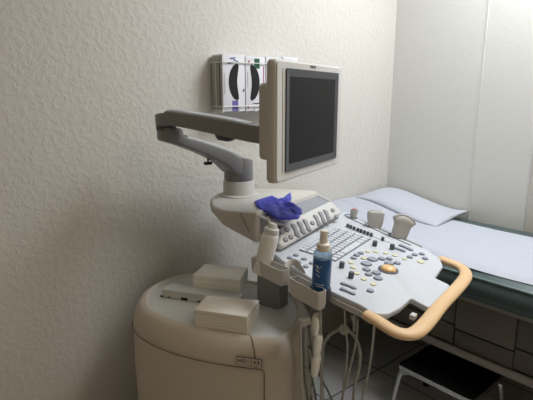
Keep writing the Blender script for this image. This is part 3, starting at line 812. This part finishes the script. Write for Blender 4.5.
# ---- probe rack at the back right edge of the panel
ra, rb_ = PL(347, 217), PL(413, 246)
d = rb_-ra; RA = math.atan2(d.y, d.x); RM = PMx @ Matrix.Translation((*((ra+rb_)/2), 0)) @ Matrix.Rotation(RA, 4, 'Z')
bm = nb((0, .022, -.012), (d.length+.02, .055, .016), bevel=.005); rack_ = obj('probe_rack', bm, M_grey, um, RM, local=True)
bm = bmesh.new(); box(bm, (0, -.005, -.001), (d.length*.97, .006, .008), bevel=.002); obj('rack_rim', bm, M_grey, rack_, RM, local=True)
for x, y in ((345.8, 217.5), (364.8, 227), (386, 238)):
    q = RM.inverted() @ px(x, y, P0, pn); bm = bmesh.new(); lathe(bm, [(.040, -.010), (.040, .002), (.036, .003), (.034, -.010)], None, 24, sx=.9, sy=.6); obj('probe_cup', bm, M_bezel, rack_, RM @ Matrix.Translation((q.x, .022, 0)), local=True)

# ------------------------------------------------------------------ probes
def probe(name, label, x, ybase, ytop, lean, secs, parts):
    base = RM @ Vector(((RM.inverted() @ px(x, ybase, P0, pn)).x, .022, .0))
    M = Matrix.Translation(base) @ Matrix.Rotation(rad(lean[0]), 4, rt) @ Matrix.Rotation(rad(lean[1]), 4, fw) @ Matrix.Rotation(rad(-42), 4, 'Z')
    t = thing(name, label, 'ultrasound probe', M, 'ultrasound probes in the rack behind the control panel')
    bm = bmesh.new(); rings(bm, [[Vector((q.x+dx, q.y, z)) for q in superell(a, b, 24, e)] for z, a, b, dx, e in secs])
    obj('probe_body', bm, M_probe, t, M, local=True, smooth=70)
    for nm, m_, ss in parts:
        bm = bmesh.new(); rings(bm, [[Vector((q.x+dx, q.y, z)) for q in superell(a, b, 24, e)] for z, a, b, dx, e in ss]); obj(nm, bm, m_, t, M, local=True, smooth=60)
    return t
probe('ultrasound_probe', 'small slim grey probe with a reddish tip, leftmost in the rack by the soft keys', 345.5, 219, 207, (-6, 4),
      [(-.01, .012, .010, 0, 2), (.012, .015, .013, 0, 2.2), (.028, .0175, .015, .001, 2.6), (.038, .018, .0155, .001, 3)],
      [('probe_lens', M_probered, [(.036, .0135, .0115, .001, 2.5), (.0415, .0125, .0105, .001, 2.5), (.043, .009, .008, .001, 2.2)])])
probe('ultrasound_probe', 'wide square headed grey probe with flat top, middle one in the rack', 364.5, 229, 208, (-8, 3),
      [(-.015, .020, .014, 0, 2.2), (.0, .027, .017, 0, 2.8), (.015, .033, .019, 0, 3.2), (.042, .0365, .020, 0, 4), (.060, .037, .021, 0, 4.5), (.068, .036, .020, 0, 4.5), (.073, .030, .016, 0, 4)],
      [('probe_lens', M_probelens, [(.070, .026, .0125, 0, 5), (.0745, .026, .0125, 0, 5), (.0755, .024, .010, 0, 5)])])
t3 = probe('ultrasound_probe', 'large curved head grey probe leaning, nearest the orange handle in the rack', 385.5, 240, 213, (-6, 17),
      [(-.015, .024, .016, 0, 2.4), (.0, .031, .018, 0, 3), (.02, .035, .019, 0, 3), (.045, .0355, .019, 0, 3), (.058, .038, .020, 0, 3), (.066, .045, .021, 0, 3), (.072, .048, .021, 0, 3), (.081, .044, .020, 0, 2.6), (.089, .033, .018, 0, 2.4), (.094, .018, .013, 0, 2.2), (.0955, .006, .006, 0, 2)],
      [])
M3 = W[t3.name]
bm = bmesh.new(); tube(bm, smooth_path([(-.0475, 0, .072), (-.040, 0, .083), (-.022, 0, .0935), (0, 0, .0965), (.022, 0, .0935), (.040, 0, .083), (.0475, 0, .072)], 4), .004, 8, ry=.014, upv=(0, 1, 0))
obj('probe_lens', bm, M_probelens, t3, M3, local=True)

# ------------------------------------------------------------------ bottles
def MBt(p, tilt): # base point, lean in degrees to the picture's right
    return Matrix.Translation(p) @ Matrix.Rotation(rad(tilt), 4, Vector((fw.x, fw.y, 0)).normalized())
c1_ = (a1.xy+b1.xy)/2
q = at(258.5, 271, 1.40); bp = Vector((a1.x*.76+b1.x*.24+.020, a1.y*.76+b1.y*.24+.004, .866))
B1M = MBt(bp, 13) @ Matrix.Scale(1.15, 4)
gb = thing('gel_bottle', 'frosted white squeeze bottle with off-white cap leaning in the left holder', 'bottle', B1M)
bm = bmesh.new(); lathe(bm, [(.022, 0), (.0255, .003), (.026, .015), (.0262, .118), (.0250, .128), (.021, .134), (.0185, .137)], B1M, 28); obj('bottle_body', bm, M_gel, gb, B1M)
bm = bmesh.new(); lathe(bm, [(.0225, .131), (.0235, .134), (.0225, .147), (.015, .151), (.0135, .160), (.011, .163)], B1M, 24); cp = obj('cap', bm, M_white, gb, B1M)
bm = bmesh.new(); tube(bm, [B1M @ Vector((-.005, .008, .156)), B1M @ Vector((-.013, .012, .172)), B1M @ Vector((-.016, .013, .180))], [.005, .0038, .0025], 10); obj('spout', bm, M_white, cp, B1M)

bp2 = Z(320.5, 291, .888)
B2M = MBt(bp2, 2) @ Matrix.Scale(1.1, 4)
bm = bmesh.new(); lathe(bm, [(.018, -.055), (.026, -.045), (.031, -.01), (.0325, .012), (.0305, .012), (.029, -.006), (.01, -.008)], Matrix.Translation(bp2), 28); obj('bottle_ring', bm, M_bezel, um)
sbt = thing('spray_bottle', 'clear blue spray bottle with cream pump standing in the right holder', 'bottle', B2M)
bm = bmesh.new(); lathe(bm, [(.020, 0), (.0255, .003), (.0265, .010), (.0265, .098), (.0262, .1)], B2M, 28); obj('bottle_body', bm, M_blueliq, sbt, B2M)
bm = bmesh.new(); lathe(bm, [(.0262, .100), (.0265, .106), (.024, .117), (.016, .124), (.0125, .127)], B2M, 28); obj('bottle_shoulder', bm, M_clear, sbt, B2M)
bm = bmesh.new(); lathe(bm, [(.0155, .119), (.0185, .121), (.0185, .138), (.015, .142), (.0115, .143), (.0105, .170), (.0105, .176), (.0085, .178)], B2M, 24); pm = obj('pump', bm, M_pump, sbt, B2M)
bm = bmesh.new(); tube(bm, [B2M @ Vector((0, 0, .172)), B2M @ Vector((.008, -.012, .172))], .0035, 8); obj('nozzle', bm, M_pump, pm, B2M)
# printed marks on the bottle
vdir = (CAM-bp2); vdir.z = 0; vdir.normalize(); va = math.atan2(vdir.y, vdir.x)
def onb(a, z): return B2M @ Vector((.0269*math.cos(va+a), .0269*math.sin(va+a), z))
for pts in (((-.75, .084), (-.5, .076), (-.55, .083), (-.28, .074)), ((-.7, .072), (-.45, .066), (-.5, .071), (-.25, .063)), ((-.2, .082), (-.05, .079)), ((-.62, .059), (-.2, .052)), ((-.65, .030), (.3, .028)), ((-.6, .024), (.2, .022))):
    n_ = 4; P = []
    for i in range(len(pts)-1):
        for k in range(n_): t = k/n_; P.append(onb(lerp(pts[i][0], pts[i+1][0], t), lerp(pts[i][1], pts[i+1][1], t)))
    P.append(onb(*pts[-1])); bm = bmesh.new(); tube(bm, P, .0010, 6); obj('bottle_print', bm, M_label, sbt, B2M)

# ------------------------------------------------------------------ glove on the shelf
def glove():
    bm = bmesh.new()
    pts = [(255, 201, 1.053), (272, 196.5, 1.056), (275, 201, 1.054), (287, 197, 1.056), (289.5, 192.5, 1.075), (291, 199, 1.052), (290, 204, 1.05), (299, 207, 1.04), (302, 211, 1.035), (300, 215, 1.035), (297, 218, 1.03), (284, 219, 1.035), (276, 218, 1.035), (274, 213, 1.045), (263, 211, 1.05), (257, 207, 1.053)]
    return pts
GN = frame(Z(280, 208, 1.052), (1, .25, 0), (0, 0, 1))
def glove_mesh():
    # crumpled glove: a puffy palm patch, a flat cuff and bunched fingers, one continuous surface from a grid warped in outline
    out_ = [(254.5, 201.5), (263, 198.5), (271.5, 195.8), (275.5, 200.5), (283, 198.5), (287.5, 195), (290.5, 192.5), (291.5, 198), (290, 203), (296, 205.5), (301.5, 209), (302, 213), (296, 214.5), (300, 215.5), (298, 218.2), (288, 219), (279, 219), (274, 216.5), (266, 211.5), (261, 210.5), (257.5, 207)]
    def gp(x, y):
        zz = 1.058 if y < 206 else 1.058-.03*(y-206)/13
        return Z(x, y, zz)
    base = [gp(*p) for p in out_]
    cx_ = Vector((0, 0, 0))
    for b in base: cx_ += b
    cx_ /= len(base)
    bm = bmesh.new(); n = len(base); sub = 3
    loop = []
    for i in range(n):
        for k in range(sub): loop.append(base[i].lerp(base[(i+1) % n], k/sub))
    rs_top, N = [], 9
    def h(p, s):
        return .010*(1-s**4)+.009*noise.noise(p*38)*(1-s**4)+.004*math.sin(p.x*150+p.y*90)*(1-s**3)
    V = []
    for j in range(N+1):
        s_ = 1-j/N
        V.append([bm.verts.new((lambda q: q+Vector((0, 0, h(q, s_)+.002)))(cx_.lerp(p, max(s_, .02)))) for p in loop])
    B_ = [bm.verts.new(p+Vector((0, 0, -.004))) for p in loop]
    m_ = len(loop)
    for k in range(m_):
        bm.faces.new((B_[k], B_[(k+1) % m_], V[0][(k+1) % m_], V[0][k]))
        for j in range(N): bm.faces.new((V[j][k], V[j][(k+1) % m_], V[j+1][(k+1) % m_], V[j+1][k]))
    bm.faces.new(V[-1]); bm.faces.new(B_[::-1])
    return bm
tag(obj('rubber_glove', glove_mesh(), M_glove, smooth=180), 'crumpled blue rubber glove lying on the shelf in front of the arm', 'glove')

# ------------------------------------------------------------------ things on the cart top
def quadbox(bm, P, z0, z1, bevel=0, jitter=None, layers=1):
    rs = []
    for k in range(layers+1):
        z = z0+(z1-z0)*k/layers; q = rpoly([Vector(p[:2]) for p in P], .002, 2)
        if jitter: j = Vector((random.uniform(-jitter, jitter), random.uniform(-jitter, jitter)))
        else: j = Vector((0, 0))
        rs.append([Vector((p.x+j.x, p.y+j.y, z)) for p in q])
    return rings(bm, rs)
dz = CT+.034
dv = [Z(171, 283, dz), Z(244, 292.5, dz), Z(238, 299.5, dz), Z(162, 289, dz)]
dt = thing('disc_drive', 'long flat grey box with a black slot on the cart top between the paper stacks', 'box', Vector((dv[0].x, dv[0].y, CT)))
bm = bmesh.new(); slab(bm, rpoly([v.xy for v in dv], .004, 3), [(-.0015, CT+.001), (-.0015, CT+.004), (0, CT+.006), (0, dz-.003), (.003, dz)]); obj('box_body', bm, M_carttop, dt)
dd_ = (dv[2]-dv[3]).normalized(); dn_ = Vector((dd_.y, -dd_.x, 0))
if dn_.dot(CAM-dv[3]) < 0: dn_ = -dn_
for x, y, ww, hh, nm in ((184.5, 300, .027, .013, 'slot'), (162, 299.2, .010, .005, 'foot'), (169.5, 300.5, .008, .005, 'foot'), (199, 303.2, .010, .005, 'foot')):
    p = px(x, y, dv[3], dn_); p.z = max(p.z, CT+.004)
    obj(nm, nb((0, 0, 0), (ww, .004, hh)), M_black, dt, frame(p+dn_*.0005, dd_, (0, 0, 1)), local=True, smooth=0)
def stack(name, label, tp, H, m_=None):
    t_ = tp; z1_ = t_[0].z; bm = bmesh.new(); z0_ = z1_-H
    quadbox(bm, [v.xy for v in t_], z0_, z1_, jitter=.0012, layers=14)
    return tag(obj(name, bm, m_ or M_stack, smooth=0), label, 'paper stack', 'paper stacks on the cart top')
z_1 = dz+.048
s1 = [Z(205, 264, z_1), Z(248, 267.5, z_1), Z(240, 280, z_1), Z(193, 275, z_1)]
stack('paper_stack', 'square stack of white wipes lying on the long grey box, towards the wall', s1, .0475, M_stack_lit)
z_2 = CT+.068
s2 = [Z(208, 297, z_2), Z(260, 300.5, z_2), Z(249, 322, z_2), Z(193, 312, z_2)]
s2 = [Z(207, 295.5, z_2), Z(259.5, 300.5, z_2), Z(247, 317, z_2), Z(194.5, 309.5, z_2)]
stack('paper_stack', 'thicker stack of cream wipes standing near the front corner of the cart top', s2, .0675)

# ------------------------------------------------------------------ glove box rack on the wall
RXa, RXb = -1.392, -.925; RY = -.098; RZ0, RZ1 = 1.415, 1.625
wr = thing('wire_rack', 'white wire rack on the wall holding upright glove boxes', 'rack', (-1.16, 0, 1.41))
def wire(name, pts, r_=.0024, closed=False):
    bm = bmesh.new(); tube(bm, pts, r_, 8, closed=closed); return obj(name, bm, M_wire, wr)
for z in (1.43, 1.622):
    wire('hoop_wire', [(RXa, -.006, z), (RXa, RY-.004, z), (RXb, RY-.004, z), (RXb, -.006, z)])
for x in (RXa, RXb):
    wire('upright_wire', [(x, -.006, RZ1+.02), (x, -.006, RZ0-.03)])
    wire('upright_wire', [(x, -.05, RZ1), (x, -.05, RZ0)])
for k in range(6):
    x = RXa+(RXb-RXa)*k/5
    wire('floor_wire', [(x, -.006, 1.43), (x, -.006, RZ0-.012), (x, RY-.004, RZ0-.012), (x, RY-.004, 1.43)], .002)
wire('back_wire', [(RXa, -.006, RZ1+.02), (RXb, -.006, RZ1+.02)])

def gbox(x0, x1, label, kind, top=1.66):
    y0, y1 = RY+.002, -.012; z0_ = RZ0-.008
    t = thing('glove_box', label, 'box', ((x0+x1)/2, (y0+y1)/2, z0_), 'glove boxes standing in the wire rack')
    obj('carton', nb(((x0+x1)/2, (y0+y1)/2, (z0_+top)/2), (x1-x0-.003, y1-y0, top-z0_), bevel=.0015), M_card, t)
    F_ = Matrix.Translation(((x0+x1)/2, y0-.0008, (z0_+top)/2)) @ Matrix.Rotation(PI/2, 4, 'X')
    w_, h_ = x1-x0, top-z0_
    def decal(nm, cx, cy, sw, sh, m_, z=.0):
        obj(nm, nb((cx, cy, z), (sw, sh, .0012)), m_, t, F_, local=True, smooth=0)
    # printed side panel
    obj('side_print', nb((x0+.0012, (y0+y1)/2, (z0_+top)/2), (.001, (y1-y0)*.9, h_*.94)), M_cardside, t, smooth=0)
    obj('side_stripe', nb((x0+.0008, y0+.022, (z0_+top)/2), (.001, .008, h_*.8)), M_ink, t, smooth=0)
    if kind:
        # kidney shaped opening
        sgn = kind[0]; cx, cy = kind[1], .006; bm = bmesh.new(); L_ = []; R_ = []
        for k in range(17):
            u = -1+2*k/16; y = u*.082; b_ = sgn*.024*(u*u)-sgn*.008; hw = .0225*math.sqrt(max(0, 1-abs(u)**3.2))+.0004
            L_.append(Vector((cx+b_-hw, cy+y, 0))); R_.append(Vector((cx+b_+hw, cy+y, 0)))
        pl_ = L_+R_[::-1]
        rings(bm, [[p+Vector((0, 0, -.001)) for p in pl_], [p+Vector((0, 0, .0008)) for p in pl_]])
        obj('opening', bm, M_opening, t, F_, local=True, smooth=0)
        if kind[2] == 'a':
            decal('print_patch', .005, -h_/2+.025, .032, .046, M_purple); decal('print_patch', .053, -.03, .007, .012, M_ink)
            for k in range(3):
                obj('print_stroke', nb((-.022+.016*k, h_/2-.028-.012*(k % 2)+.006*k, 0), (.030, .005, .0012), M=Matrix.Identity(4)), M_blue, t, F_ @ Matrix.Rotation(-.35 if k == 0 else .15, 4, 'Z'), local=True, smooth=0)
            decal('print_line', -.052, 0, .002, .09, M_cardside)
        else:
            decal('print_patch', .008, h_/2-.03, .030, .044, M_green); decal('print_dot', -.040, h_/2-.024, .008, .012, M_red); decal('print_dot', -.045, -h_/2+.02, .008, .014, M_red)
            decal('print_line', -.047, .02, .002, .07, M_cardside)
            decal('print_band', .01, -h_/2+.035, .05, .004, M_ink); decal('print_band', .02, -h_/2+.015, .04, .004, M_cardside)
            decal('print_band', .048, .02, .004, .12, M_red)
gbox(-1.388, -1.262, 'upright white glove box with blue strokes and purple patch, leftmost in the rack', (1, .002, 'a'), 1.655)
gbox(-1.260, -1.141, 'upright white glove box with green patch, second from the left in the rack', (-1, -.008, 'b'), 1.652)
gbox(-1.139, -1.035, 'plain white glove box behind the monitor corner, third in the rack', None, 1.655)
gbox(-1.033, -.930, 'plain white glove box at the right end of the wire rack', None, 1.66)
